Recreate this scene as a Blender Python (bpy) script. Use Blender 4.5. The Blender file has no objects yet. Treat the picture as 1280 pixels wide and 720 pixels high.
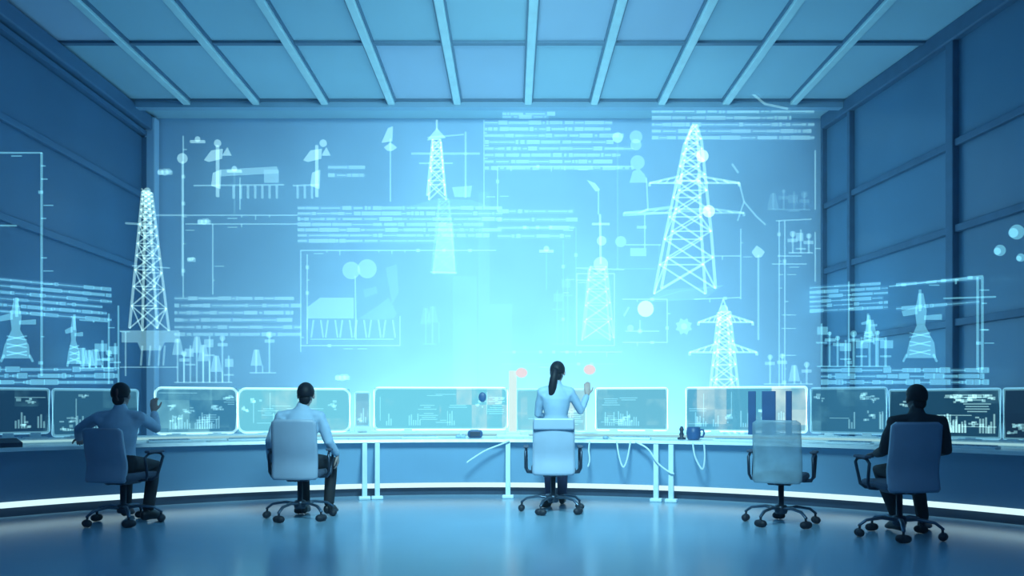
import bpy, bmesh, math, random
from mathutils import Vector, Matrix, Euler
random.seed(7)
PI = math.pi
S = bpy.context.scene
COL = S.collection
F = 1000.0            # focal length in pixels of a 1280-wide frame
HZ = 505.0            # horizon row
EYE = 1.15            # eye height

# ------------------------------------------------------------------ materials
def _new(name):
    m = bpy.data.materials.new(name); m.use_nodes = True
    nt = m.node_tree; nt.nodes.clear()
    out = nt.nodes.new('ShaderNodeOutputMaterial')
    return m, nt, out

def mat(name, col, rough=0.5, metal=0.0, var=0.12, scale=6.0, alpha=1.0, coat=0.0, spec=0.5):
    m, nt, out = _new(name)
    b = nt.nodes.new('ShaderNodeBsdfPrincipled')
    tc = nt.nodes.new('ShaderNodeTexCoord')
    n = nt.nodes.new('ShaderNodeTexNoise'); n.inputs['Scale'].default_value = scale; n.inputs['Detail'].default_value = 3
    r = nt.nodes.new('ShaderNodeValToRGB')
    c = Vector(col)
    r.color_ramp.elements[0].color = (*(c * (1 - var)), 1); r.color_ramp.elements[1].color = (*(c * (1 + var)), 1)
    r.color_ramp.elements[0].position = .3; r.color_ramp.elements[1].position = .7
    nt.links.new(tc.outputs['Object'], n.inputs['Vector']); nt.links.new(n.outputs['Fac'], r.inputs['Fac'])
    nt.links.new(r.outputs['Color'], b.inputs['Base Color'])
    b.inputs['Roughness'].default_value = rough; b.inputs['Metallic'].default_value = metal
    b.inputs['Coat Weight'].default_value = coat
    b.inputs['Specular IOR Level'].default_value = spec
    if alpha < 1:
        t = nt.nodes.new('ShaderNodeBsdfTransparent'); mx = nt.nodes.new('ShaderNodeMixShader')
        mx.inputs['Fac'].default_value = alpha
        nt.links.new(t.outputs[0], mx.inputs[1]); nt.links.new(b.outputs[0], mx.inputs[2]); nt.links.new(mx.outputs[0], out.inputs['Surface'])
    else:
        nt.links.new(b.outputs[0], out.inputs['Surface'])
    return m

def glow(name, col, strength, sample=False):
    m, nt, out = _new(name)
    e = nt.nodes.new('ShaderNodeEmission'); e.inputs['Color'].default_value = (*col, 1); e.inputs['Strength'].default_value = strength
    nt.links.new(e.outputs[0], out.inputs['Surface'])
    if not sample: m.cycles.emission_sampling = 'NONE'
    return m

def holo(name, col, strength):
    """light projected into the air: adds its glow to whatever is seen through it"""
    m, nt, out = _new(name)
    e = nt.nodes.new('ShaderNodeEmission'); e.inputs['Color'].default_value = (*col, 1); e.inputs['Strength'].default_value = strength
    t = nt.nodes.new('ShaderNodeBsdfTransparent'); a = nt.nodes.new('ShaderNodeAddShader')
    nt.links.new(e.outputs[0], a.inputs[0]); nt.links.new(t.outputs[0], a.inputs[1]); nt.links.new(a.outputs[0], out.inputs['Surface'])
    m.cycles.emission_sampling = 'NONE'
    return m

def screen(name, seed, dark, bright, k, see=0.35, density=.5):
    """a transparent display showing blocks, bars and plots"""
    m, nt, out = _new(name)
    N = nt.nodes.new; L = nt.links.new
    tc = N('ShaderNodeTexCoord'); mp = N('ShaderNodeMapping'); mp.inputs['Location'].default_value = (seed * 3.71, 0, seed * 2.13)
    L(tc.outputs['Object'], mp.inputs['Vector'])
    def cells(sc, off):
        q = N('ShaderNodeMapping'); q.inputs['Scale'].default_value = sc; q.inputs['Location'].default_value = off; L(mp.outputs[0], q.inputs['Vector'])
        f = N('ShaderNodeVectorMath'); f.operation = 'FLOOR'; L(q.outputs[0], f.inputs[0])
        w = N('ShaderNodeTexWhiteNoise'); w.noise_dimensions = '3D'; L(f.outputs[0], w.inputs['Vector']); return w.outputs['Value']
    n = N('ShaderNodeTexNoise'); n.inputs['Scale'].default_value = 5; n.inputs['Detail'].default_value = 3; L(mp.outputs[0], n.inputs['Vector'])
    last = None
    for sc, off, wgt in (((2.1, .01, 1.7), (.3, .5, .1), .30), ((5, .01, 3), (.7, .5, .4), .20)):
        x = N('ShaderNodeMath'); x.operation = 'MULTIPLY_ADD'; L(cells(sc, off), x.inputs[0]); x.inputs[1].default_value = wgt
        if last: L(last, x.inputs[2])
        else: x.inputs[2].default_value = 0
        last = x.outputs[0]
    c = N('ShaderNodeMath'); c.operation = 'MULTIPLY_ADD'; L(n.outputs['Fac'], c.inputs[0]); c.inputs[1].default_value = .45; L(last, c.inputs[2])
    r = N('ShaderNodeValToRGB'); r.color_ramp.elements[0].position = .38 + .25 * (1 - density); r.color_ramp.elements[1].position = .78 + .12 * (1 - density)
    r.color_ramp.elements[0].color = (*dark, 1); r.color_ramp.elements[1].color = (*bright, 1)
    L(c.outputs[0], r.inputs['Fac'])
    e = N('ShaderNodeEmission'); e.inputs['Strength'].default_value = k; L(r.outputs['Color'], e.inputs['Color'])
    t = N('ShaderNodeBsdfTransparent'); mx = N('ShaderNodeMixShader'); mx.inputs['Fac'].default_value = 1 - see
    L(t.outputs[0], mx.inputs[1]); L(e.outputs[0], mx.inputs[2]); L(mx.outputs[0], out.inputs['Surface'])
    m.cycles.emission_sampling = 'NONE'
    return m

CY = (.30, .80, 1.0)
M = dict(
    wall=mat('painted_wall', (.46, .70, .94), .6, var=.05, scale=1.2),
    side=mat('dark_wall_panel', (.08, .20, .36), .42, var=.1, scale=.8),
    frame=mat('dark_window_frame', (.07, .165, .29), .5, var=.1),
    pane=mat('tinted_glass_pane', (.10, .24, .40), .28, var=.12, scale=.5),
    ceil=mat('ceiling_board', (.39, .65, .80), .7, var=.04, scale=1.0),
    ceilb=mat('ceiling_board_violet', (.45, .62, .82), .7, var=.04, scale=1.0),
    beam=mat('pale_beam', (.62, .90, .97), .35, var=.06),
    beamd=mat('beam_flange', (.10, .21, .34), .5, var=.06),
    floor=mat('polished_floor', (.25, .44, .60), .2, var=.06, scale=.6),
    desk=mat('desk_front_blue', (.30, .52, .72), .45, var=.05, scale=1.5),
    top=mat('worktop_white', (.72, .88, .95), .3, var=.04),
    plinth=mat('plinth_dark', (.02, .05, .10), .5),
    white=mat('white_metal', (.70, .86, .94), .35, var=.04),
    shell=mat('chair_shell_grey', (.34, .44, .58), .45, var=.05),
    clear=mat('chair_shell_clear', (.36, .54, .66), .3, var=.25, scale=5, alpha=.6),
    seat=mat('seat_fabric', (.07, .10, .16), .8),
    steel=mat('dark_steel', (.035, .055, .09), .35, .6),
    rubber=mat('caster_rubber', (.015, .02, .035), .6),
    chrome=mat('steel_leg', (.10, .15, .22), .3, .7),
    skin=mat('skin', (.34, .26, .25), .55, var=.06),
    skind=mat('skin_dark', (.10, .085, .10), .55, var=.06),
    hair=mat('black_hair', (.006, .008, .016), .55, var=.3, scale=40, spec=.2),
    parting=mat('reddish_hair', (.10, .035, .04), .6),
    shirt=mat('pale_shirt', (.34, .49, .66), .75, var=.08, scale=9),
    coat=mat('white_lab_coat', (.30, .45, .62), .75, var=.07, scale=9),
    jacket=mat('dark_jacket', (.012, .016, .028), .75, var=.2, scale=9),
    trousers=mat('black_trousers', (.008, .011, .02), .8, var=.2, scale=9),
    skirt=mat('navy_trousers', (.045, .05, .12), .8, var=.15, scale=9),
    shoe=mat('black_shoe', (.008, .01, .016), .4),
    dark=mat('dark_plastic', (.02, .04, .08), .45),
    navy=mat('navy_plastic', (.03, .10, .26), .45),
    paper=mat('paper', (.75, .85, .9), .8, var=.05),
    key=mat('keyboard_keys', (.30, .48, .62), .5, var=.3, scale=40),
    riser=glow('riser_light', (.45, .90, 1.0), .75, True),
    strip=glow('light_strip', (.62, .93, 1.0), 1.25, True),
    hb=holo('hologram_bright', (.45, .92, .95), .24),
    hm=holo('hologram_medium', (.36, .85, .95), .17),
    hf=holo('hologram_faint', (.30, .78, .95), .055),
    hc=holo('hologram_column', (.35, .85, .95), .03),
    hw=holo('hologram_white', (.62, .95, 1.0), .38),
    hs=holo('hologram_side', (.20, .68, .85), .25),
    hsf=holo('hologram_side_faint', (.14, .52, .85), .07),
    hp=glow('touch_spot_light', (.90, .80, .86), 1.0),
    edge=holo('screen_edge_light', (.5, .95, 1.0), .62),
    edged=holo('screen_edge_dim', (.25, .72, .92), .33),
)

# ------------------------------------------------------------------ objects
def tag(o, label=None, cat=None, group=None, kind=None):
    if label: o['label'] = label
    if cat: o['category'] = cat
    if group: o['group'] = group
    if kind: o['kind'] = kind
    return o

def thing(name, label, cat, loc=(0, 0, 0), rz=0.0, group=None):
    o = bpy.data.objects.new(name, None); COL.objects.link(o)
    o.location = loc; o.rotation_euler = (0, 0, rz); o.empty_display_size = .1
    return tag(o, label, cat, group)

def link(name, me, m, parent=None, loc=(0, 0, 0), rot=(0, 0, 0)):
    o = bpy.data.objects.new(name, me); COL.objects.link(o)
    if m and not me.materials: me.materials.append(m)
    o.location = loc; o.rotation_euler = rot
    if parent: o.parent = parent
    return o

class MB:
    """collects shapes into one mesh"""
    def __init__(s): s.v = []; s.f = []; s.sm = []
    def add(s, vs, fs, smooth=False):
        k = len(s.v); s.v += [tuple(p) for p in vs]
        for f in fs: s.f.append(tuple(i + k for i in f)); s.sm.append(smooth)
        return s
    def box(s, c, d, rot=None, bev=0.0):
        bm = bmesh.new(); bmesh.ops.create_cube(bm, size=1)
        bmesh.ops.scale(bm, vec=d, verts=bm.verts)
        if bev: bmesh.ops.bevel(bm, geom=bm.edges[:], offset=bev, segments=2, affect='EDGES', profile=.5)
        if rot is not None: bmesh.ops.transform(bm, matrix=rot if isinstance(rot, Matrix) else Euler(rot).to_matrix().to_4x4(), verts=bm.verts)
        bmesh.ops.translate(bm, vec=c, verts=bm.verts)
        bm.verts.index_update()
        s.add([v.co for v in bm.verts], [[v.index for v in f.verts] for f in bm.faces]); bm.free(); return s
    def loft(s, pts, radii, hint=(1, 0, 0), n=12, cap=True, closed=False, smooth=True):
        """tube along pts; radii are (along hint, across) pairs or numbers"""
        P = [Vector(p) for p in pts]; R = [(r, r) if isinstance(r, (int, float)) else r for r in radii]
        h = Vector(hint)
        if cap and not closed and n > 5:
            def capring(p, q, r):
                d = (p - q).normalized(); m = min(r)
                return [(p + d * m * .55, (r[0] * .8, r[1] * .8)), (p + d * m * .9, (r[0] * .4, r[1] * .4))]
            a = capring(P[0], P[1], R[0]); b = capring(P[-1], P[-2], R[-1])
            P = [a[1][0], a[0][0]] + P + [b[0][0], b[1][0]]; R = [a[1][1], a[0][1]] + R + [b[0][1], b[1][1]]
        rings = []; m = len(P)
        for i, p in enumerate(P):
            if closed: t = P[(i + 1) % m] - P[i - 1]
            else: t = P[min(i + 1, m - 1)] - P[max(i - 1, 0)]
            t.normalize(); u = h - t * h.dot(t)
            if u.length < 1e-4: u = t.orthogonal()
            u.normalize(); w = t.cross(u)
            rings.append([p + u * R[i][0] * math.cos(2 * PI * j / n + (PI / 4 if n == 4 else 0)) + w * R[i][1] * math.sin(2 * PI * j / n + (PI / 4 if n == 4 else 0)) for j in range(n)])
        vs = [q for r in rings for q in r]; fs = []
        for i in range(m if closed else m - 1):
            for j in range(n):
                a, b = i * n + j, i * n + (j + 1) % n; i2 = (i + 1) % m
                fs.append((a, b, i2 * n + (j + 1) % n, i2 * n + j))
        if not closed: fs += [tuple(range(n))[::-1], tuple((m - 1) * n + j for j in range(n))]
        return s.add(vs, fs, smooth and n > 5)
    def bar(s, a, b, r, hint=(.03, .02, 1)):
        a, b = Vector(a), Vector(b)
        if abs((b - a).normalized().dot(Vector(hint).normalized())) > .95: hint = (1, .03, .02)
        return s.loft([a, b], [r * 1.3, r * 1.3], hint, 4, False)
    def ball(s, c, r, seg=16, ring=10, rot=None):
        r = (r, r, r) if isinstance(r, (int, float)) else r
        c = Vector(c); vs = []; fs = []
        vs.append(Vector((0, 0, r[2])))
        for i in range(1, ring):
            th = PI * i / ring
            for j in range(seg):
                ph = 2 * PI * j / seg
                vs.append(Vector((r[0] * math.sin(th) * math.cos(ph), r[1] * math.sin(th) * math.sin(ph), r[2] * math.cos(th))))
        vs.append(Vector((0, 0, -r[2])))
        for j in range(seg):
            fs.append((0, 1 + j, 1 + (j + 1) % seg))
            for i in range(ring - 2):
                a = 1 + i * seg
                fs.append((a + j, a + seg + j, a + seg + (j + 1) % seg, a + (j + 1) % seg))
            fs.append((1 + (ring - 2) * seg + (j + 1) % seg, 1 + (ring - 2) * seg + j, len(vs) - 1))
        if rot is not None: vs = [rot @ v for v in vs]
        return s.add([c + v for v in vs], fs, True)
    def lathe(s, prof, c=(0, 0, 0), n=20, axis='Z'):
        vs = []; fs = []; c = Vector(c)
        for r, z in prof:
            for j in range(n):
                x, y = r * math.cos(2 * PI * j / n), r * math.sin(2 * PI * j / n)
                vs.append(c + Vector((x, y, z) if axis == 'Z' else (z, x, y)))
        for i in range(len(prof) - 1):
            for j in range(n): fs.append((i * n + j, i * n + (j + 1) % n, (i + 1) * n + (j + 1) % n, (i + 1) * n + j))
        fs += [tuple(range(n))[::-1], tuple((len(prof) - 1) * n + j for j in range(n))]
        return s.add(vs, fs, True)
    def prism(s, poly, off):
        """solid between a polygon and its copy moved by off"""
        n = len(poly); off = Vector(off); P = [Vector(p) for p in poly]
        return s.add(P + [p + off for p in P], [tuple(range(n)), tuple(range(2 * n - 1, n - 1, -1))] + [(i, i + n, (i + 1) % n + n, (i + 1) % n) for i in range(n)])
    def mesh(s, name, org=(0, 0, 0)):
        me = bpy.data.meshes.new(name); o = Vector(org)
        me.from_pydata([Vector(v) - o for v in s.v], [], s.f); me.update()
        bm = bmesh.new(); bm.from_mesh(me); bmesh.ops.recalc_face_normals(bm, faces=bm.faces); bm.to_mesh(me); bm.free()
        for p, q in zip(me.polygons, s.sm): p.use_smooth = q
        return me
    def obj(s, name, m, parent=None, world=False, org=None):
        """world: the vertices are world coordinates and parent is unrotated"""
        if org is None:
            org = Vector((0, 0, 0)); q = parent if world else None
            while q: org = org + q.location; q = q.parent
        me = s.mesh(name, org); me.materials.append(m)
        return link(name, me, m, parent, (0, 0, 0) if parent else org)

def remeshed(mb, name, m, parent, voxel, smooth=2):
    me = mb.mesh(name); o = bpy.data.objects.new(name, me); COL.objects.link(o)
    r = o.modifiers.new('r', 'REMESH'); r.mode = 'VOXEL'; r.voxel_size = voxel; r.use_smooth_shade = True
    q = o.modifiers.new('s', 'SMOOTH'); q.iterations = smooth; q.factor = .5
    dg = bpy.context.evaluated_depsgraph_get(); dg.update()
    me2 = bpy.data.meshes.new_from_object(o.evaluated_get(dg)); me2.name = name
    o.modifiers.clear(); o.data = me2; bpy.data.meshes.remove(me)
    me2.materials.clear(); me2.materials.append(m)
    for p in me2.polygons: p.use_smooth = True
    if parent: o.parent = parent
    return o

def copy_tree(o, parent=None):
    c = o.copy(); COL.objects.link(c); c.parent = parent
    for ch in list(o.children): copy_tree(ch, c)
    return c

# ------------------------------------------------------------------ room
XL, XR, YB, YF, ZC = -5.5, 6.4, 12.05, -1.5, 5.45
WR = (5.25, 7.4, 0); WA = .115         # the right wall splays slightly
def xr(y): return WR[0] - math.tan(WA) * (y - WR[1])
def struct(name, mb, m):
    o = mb.obj(name, m); o['kind'] = 'structure'; return o
struct('floor', MB().box(((XL + XR) / 2, (YB + YF) / 2, -.05), (XR - XL + .4, YB - YF + .4, .1)), M['floor'])
struct('wall_back', MB().box(((XL + XR) / 2, YB + .1, ZC / 2), (XR - XL + .4, .2, ZC)), M['wall'])
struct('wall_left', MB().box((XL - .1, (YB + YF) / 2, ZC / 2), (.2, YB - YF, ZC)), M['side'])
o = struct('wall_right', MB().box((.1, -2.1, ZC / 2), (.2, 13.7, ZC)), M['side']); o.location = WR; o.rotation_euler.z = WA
# ceiling: boards between long beams, cross joints
BX = [((p - 640) / 88.0) for p in (236, 322, 407, 490, 572, 660, 742, 826, 906, 990)]
JY = [-1.5, .5, 2.3, 4.1, 5.9, 7.7, 9.5, 11.3]
ce = bpy.data.objects.new('ceiling', None); COL.objects.link(ce); ce['kind'] = 'structure'
struct_slab = MB().box(((XL + XR) / 2, (YB + YF) / 2, ZC + .12), (XR - XL + .4, YB - YF, .12)).obj('slab', M['ceil'], ce)
xs = [XL] + BX + [XR]
b1, b2 = MB(), MB()
for j in range(len(JY) - 1):
    for i in range(len(xs) - 1):
        a, b = xs[i] + .03, xs[i + 1] - .03
        (b2 if (i * 5 + j * 3) % 7 in (1, 3) else b1).box(((a + b) / 2, (JY[j] + JY[j + 1]) / 2, ZC + .02), (b - a, JY[j + 1] - JY[j] - .05, .04))
b1.box(((XL + XR) / 2, (11.4 + YB) / 2, ZC + .02), (XR - XL, YB - 11.4, .04))
b1.obj('ceiling_board', M['ceil'], ce); b2.obj('ceiling_board', M['ceilb'], ce)
cj = MB()
for y in JY: cj.box(((XL + XR) / 2, y, ZC - .005), (XR - XL, .07, .05))
cj.obj('cross_joint', M['beamd'], ce)
for x in BX:
    f = MB().box((x, (YF + 11.3) / 2, ZC - .02), (.14, 11.3 - YF, .04)).obj('beam_flange', M['beamd'], ce)
    MB().box((x, (YF + 11.3) / 2, ZC - .055), (.10, 11.3 - YF, .05), bev=.012).obj('beam_web', M['beam'], f)
struct('trim_1', MB().box(((XL + XR) / 2, 11.36, ZC - .05), (XR - XL, .12, .12)), M['desk'])
struct('trim_2', MB().box((XL + .09, (YF + YB) / 2, ZC - .14), (.18, YB - YF, .2), bev=.02).box((XL + .05, (YF + YB) / 2, ZC - .30), (.10, YB - YF, .06)), M['side'])
o = struct('trim_3', MB().box((-.06, -2.15, ZC - .10), (.12, 13.5, .2), bev=.02), M['frame']); o.location = WR; o.rotation_euler.z = WA
struct('trim_4', MB().box((XL + .14, YB - .14, ZC / 2), (.16, .16, ZC - .1), bev=.02), M['wall'])
# right side: a wall of tinted panes in dark frames; left: panels with joints
def glazed(name, x, sgn, ys, zs, fm, pm, tw):
    w = bpy.data.objects.new(name, None); COL.objects.link(w); w['kind'] = 'structure'; w.location = x if isinstance(x, tuple) else (x, 0, 0); w.rotation_euler.z = WA if isinstance(x, tuple) else 0
    for i in range(len(ys) - 1):
        for k in range(len(zs) - 1):
            MB().box((sgn * .012, (ys[i] + ys[i + 1]) / 2, (zs[k] + zs[k + 1]) / 2), (.024, ys[i + 1] - ys[i], zs[k + 1] - zs[k])).obj('pane', pm, w)
    for y, t in zip(ys, tw):
        MB().box((sgn * .05, y, (zs[0] + zs[-1]) / 2), (.10, t, zs[-1] - zs[0]), bev=.01).obj('mullion', fm, w)
    for z in zs[1:-1]:
        MB().box((sgn * .04, (ys[0] + ys[-1]) / 2, z), (.07, ys[-1] - ys[0], .085), bev=.01).obj('transom', fm, w)
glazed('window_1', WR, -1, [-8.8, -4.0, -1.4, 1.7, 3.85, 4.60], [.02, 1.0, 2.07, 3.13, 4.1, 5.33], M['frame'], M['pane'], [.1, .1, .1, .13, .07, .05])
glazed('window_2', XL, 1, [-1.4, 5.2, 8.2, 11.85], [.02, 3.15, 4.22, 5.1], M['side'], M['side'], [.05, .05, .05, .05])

# ------------------------------------------------------------------ control desk on an arc
CX, CYY = -.38, 3.6
def arc(phi, R, z=0.0):
    x = CX + R * math.sin(phi); y = CYY + R * math.cos(phi)
    return Vector((min(max(x, XL + .02), xr(y) - .12), y, z))
def phi_px(px, R):
    k = (px - 640) / F        # x = k*y
    a = k * k + 1; b = -2 * (k * CX + CYY); c = CX * CX + CYY * CYY - R * R
    y = (-b + math.sqrt(b * b - 4 * a * c)) / (2 * a)
    return math.atan2(k * y - CX, y - CYY)
def arc_band(prof, p0, p1, n):
    """sweep an (R, z) outline along the arc"""
    m = len(prof); vs = []; fs = []
    for i in range(n + 1):
        ph = p0 + (p1 - p0) * i / n
        vs += [arc(ph, R, z) for R, z in prof]
    for i in range(n):
        for j in range(m): fs.append((i * m + j, i * m + (j + 1) % m, (i + 1) * m + (j + 1) % m, (i + 1) * m + j))
    fs += [tuple(range(m))[::-1], tuple(n * m + j for j in range(m))]
    return MB().add(vs, fs)
ZT = .72
PH = 58 * PI / 180
desk = thing('control_desk', 'long curved control desk with white worktop and glowing strip along its foot', 'desk', (CX, CYY + 6.3, 0))
arc_band([(6.15, ZT - .035), (6.16, ZT), (7.3, ZT), (7.3, ZT - .035)], -PH, PH, 90).obj('worktop', M['top'], desk, True)
arc_band([(6.50, .16), (6.24, ZT - .035), (6.30, ZT - .035), (6.57, .16)], -PH, PH, 90).obj('front_panel', M['desk'], desk, True)
arc_band([(6.50, .10), (6.50, .155), (6.60, .155), (6.60, .10)], -PH, PH, 90).obj('light_strip', M['strip'], desk, True)
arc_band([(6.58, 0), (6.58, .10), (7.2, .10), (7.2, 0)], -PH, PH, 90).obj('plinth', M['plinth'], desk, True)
arc_band([(6.84, ZT), (6.84, ZT + .06), (7.05, ZT + .06), (7.05, ZT)], -PH, PH, 90).obj('display_riser', M['white'], desk, True)
arc_band([(6.825, ZT + .018), (6.825, ZT + .042), (6.845, ZT + .042), (6.845, ZT + .018)], -PH, PH, 90).obj('riser_light', M['riser'], desk, True)
for px in (455, 471, 636, 823, 842):
    ph = phi_px(px, 6.35); a = arc(ph, 6.19)
    t = Vector((math.cos(ph), -math.sin(ph), 0)); 
    b = MB().box(a + Vector((0, 0, ZT / 2 - .02)), (.06, .06, ZT - .04), (0, 0, -ph), .008)
    b.box(a + Vector((0, 0, .02)), (.14, .10, .04), (0, 0, -ph), .01)
    b.obj('leg', M['white'], desk, True)

# ------------------------------------------------------------------ transparent displays standing on the desk
RS = 6.95
def display(label, p0, p1, z0, z1, scr, edge, corner=.06, foot=True, busy=1.0, plotm=None, group='transparent displays on the curved desk'):
    a0, a1 = phi_px(p0, RS), phi_px(p1, RS); am = (a0 + a1) / 2
    t = thing('display_screen', label, 'display', arc(am, RS, ZT), 0, group)
    n = max(4, int((a1 - a0) / .03))
    def pt(s, z, dr=0): return arc(a0 + (a1 - a0) * s, RS + dr, z)
    arc_band([(RS - .006, z0), (RS - .006, z1), (RS + .006, z1), (RS + .006, z0)], a0, a1, n).obj('screen', scr, t, True)
    W = (a1 - a0) * RS; c = corner
    path = []
    def corner_pts(cx, cz, q):
        for k in range(5):
            an = q + PI / 2 * k / 4
            path.append(pt((cx + c * math.cos(an)) / W, cz + c * math.sin(an)))
    corner_pts(W - c, z1 - c, 0); 
    for k in range(1, n): path.append(pt(1 - c / W - (1 - 2 * c / W) * k / n, z1))
    corner_pts(c, z1 - c, PI / 2); corner_pts(c, z0 + c, PI)
    for k in range(1, n): path.append(pt(c / W + (1 - 2 * c / W) * k / n, z0))
    corner_pts(W - c, z0 + c, 1.5 * PI)
    MB().loft(path, [.016] * len(path), (0, 0, 1), 8, False, True).obj('glowing_edge', edge, t, True)
    if foot:
        for s in (.25, .75):
            q = pt(s, 0); zr = ZT + .06
            MB().box(q + Vector((0, 0, (zr + z0) / 2)), (.10, .05, z0 - zr), (0, 0, -am), .006).box(q + Vector((0, 0, zr + .006)), (.22, .12, .012), (0, 0, -am), .004).obj('foot', M['white'], t, True)
    # plots drawn on the glass
    rr = random.Random(int(p0 * 7 + p1)); pl = MB(); lo, hi = z0 + .05, z1 - .05; sp = max(W - .1, .05)
    def patch(x, z, w, h):
        x0 = max(.03, x - w / 2); x1 = min(W - .03, x + w / 2)
        if x1 <= x0: return
        zz0, zz1 = max(lo, z - h / 2), min(hi, z + h / 2)
        if zz1 <= zz0: return
        P = [pt(x0 / W, zz0, -.012), pt(x1 / W, zz0, -.012), pt(x1 / W, zz1, -.012), pt(x0 / W, zz1, -.012)]
        pl.prism(P, (0, -.003, 0))
    for k in range(int(W * 9 * busy) + 1):
        cx = .05 + sp * rr.random(); kind = rr.random()
        if kind < .34:
            for q in range(rr.randint(3, 7)): hh = rr.uniform(.04, .2); patch(cx + q * .028, lo + hh / 2, .016, hh)
        elif kind < .55:
            zt = rr.uniform(lo, hi)
            for q in range(rr.randint(2, 5)): patch(cx, zt - q * .026, rr.uniform(.08, .26), .011)
        elif kind < .75:
            zc_ = rr.uniform(lo, hi)
            for q in range(7): patch(cx + rr.gauss(0, .035), zc_ + rr.gauss(0, .022), rr.uniform(.015, .06), rr.uniform(.012, .035))
        elif kind < .88: patch(cx, rr.uniform(lo, hi), .010, rr.uniform(.15, .4))
        else:
            zc_ = rr.uniform(lo, hi); patch(cx, zc_, rr.uniform(.2, .5), .009)
    if pl.v: pl.obj('plot', plotm or M['hm'], t, True)
    return t
dk, br = (.012, .07, .16), (.14, .50, .68)
mk, mb_ = (.05, .27, .48), (.25, .75, .92)
ck, cb = (.22, .74, .90), (.72, 1.0, 1.0)
display('dim display cut off by the frame edge beside the black desk phone', -8, 61, .84, 1.31, screen('screen_a', 1, dk, br, .8, .25), M['edged'], .03)
display('wide display behind the man with the raised forearm', 66, 172, .80, 1.31, screen('screen_b', 2, (.03, .16, .30), br, .8, .3), M['edged'], .03)
display('round-cornered display full of dark plots between the two seated men in pale shirts', 194, 296, .80, 1.34, screen('screen_c', 3, mk, mb_, .9, .3), M['edge'], .07, busy=2)
display('pale bluish display right behind the dark-haired man in the pale collared shirt', 298, 437, .80, 1.34, screen('screen_d', 4, (.18, .70, .90), (.5, .95, 1.0), .95, .2, .4), M['edge'], .09)
display('narrow angled display in the slot between two desk legs', 444, 462, .86, 1.30, screen('screen_e', 5, (.2, .6, .8), (.4, .85, .95), .8, .4, .3), M['edged'], .03)
wide = display('widest bright display, near the ponytailed woman, with the round blue blob', 468, 634, .82, 1.36, screen('screen_f', 6, (.17, .70, .90), cb, 1.0, .15, .8), M['edge'], .06)
q_ = phi_px(603, RS - .03)
MB().ball(arc(q_, RS - .03, 1.24), (.05, .015, .065), 16, 10).obj('round_marker', M['navy'], wide, True)
display('small washed-out display directly behind the standing woman', 646, 732, .80, 1.34, screen('screen_g', 7, ck, cb, .85, .3, .6), M['edged'], .03)
display('pale blue display just past the hand raised by the woman', 745, 834, .82, 1.35, screen('screen_h', 8, (.15, .56, .76), (.5, .95, 1.0), .95, .2, .4), M['edge'], .03)
display('blue display behind the empty chair with dark upright bars', 858, 1008, .82, 1.35, screen('screen_i', 9, (.10, .46, .70), cb, .95, .2, .7), M['edge'], .03)
display('dim blue display between the empty chair and the man in dark clothes', 1014, 1108, .82, 1.33, screen('screen_j', 10, (.04, .22, .40), (.16, .55, .75), .8, .3, .35), M['edged'], .03)
display('dark display scattered with white shapes beside the man in dark clothes', 1112, 1250, .80, 1.30, screen('screen_k', 11, (.015, .09, .18), (.12, .40, .55), .75, .25, .55), M['edged'], .02, busy=2.2, plotm=M['hb'])
display('dark display cut off by the frame edge past the man in dark clothes', 1255, 1302, .80, 1.30, screen('screen_l', 12, (.012, .05, .11), (.10, .32, .45), .7, .25, .4), M['edged'], .02)

# upright bars in front of the display behind the empty chair
for px, w, lab in ((940, .09, 'dark blue upright bar nearest the mug, behind the empty chair'), (961, .16, 'wide blue upright panel behind the middle of the empty chair'), (986, .07, 'thin blue upright bar behind the armrest of the empty chair')):
    ph = phi_px(px, RS - .06); p = arc(ph, RS - .06, ZT)
    t = thing('marker_bar', lab, 'desk divider', p, -ph, 'upright bars behind the empty chair')
    MB().box((0, 0, .31), (w, .02, .55), bev=.006).obj('panel', M['navy'], t)
    MB().box((0, 0, .018), (w + .06, .08, .036), bev=.006).obj('base', M['white'], t)

# bright post left of the woman
p = arc(phi_px(641, 6.75), 6.75, ZT)
t = thing('light_post', 'tall white glowing post on a white base beside the standing woman', 'lamp', p)
MB().box((0, 0, .45), (.10, .07, .82), bev=.012).obj('post', glow('post_light', (.72, 1.0, 1.0), 1.0), t)
MB().box((.0, 0, .02), (.42, .22, .04), bev=.012).box((0, 0, .05), (.2, .14, .05), bev=.012).obj('base', M['white'], t)
p = arc(phi_px(797, 6.75), 6.75, ZT)

# ------------------------------------------------------------------ things on the desk
def on_desk(px, R): 
    ph = phi_px(px, R); return arc(ph, R, ZT), -ph
def keyboard(px, R, label):
    p, rz = on_desk(px, R)
    t = thing('keyboard', label, 'keyboard', p, rz, 'keyboards on the curved desk')
    MB().box((0, 0, .012), (.46, .16, .024), bev=.006).obj('case', M['white'], t)
    k = MB()
    for r in range(4):
        for c in range(14): k.box((-.195 + c * .03, -.05 + r * .034, .029), (.024, .026, .012))
    k.obj('keys', M['key'], t)
keyboard(212, 6.45, 'white keyboard in front of the round-cornered display')
keyboard(310, 6.45, 'white keyboard near the elbow of the dark-haired man in the pale shirt')
keyboard(790, 6.5, 'white keyboard past the hand raised by the woman')
keyboard(918, 6.4, 'white keyboard between the mug and the empty chair')
keyboard(1062, 6.4, 'white keyboard between the empty chair and the man in dark clothes')
keyboard(1215, 6.4, 'dim white keyboard past the shoulder of the man in dark clothes')
keyboard(525, 6.5, 'white keyboard under the widest bright display')
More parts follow.
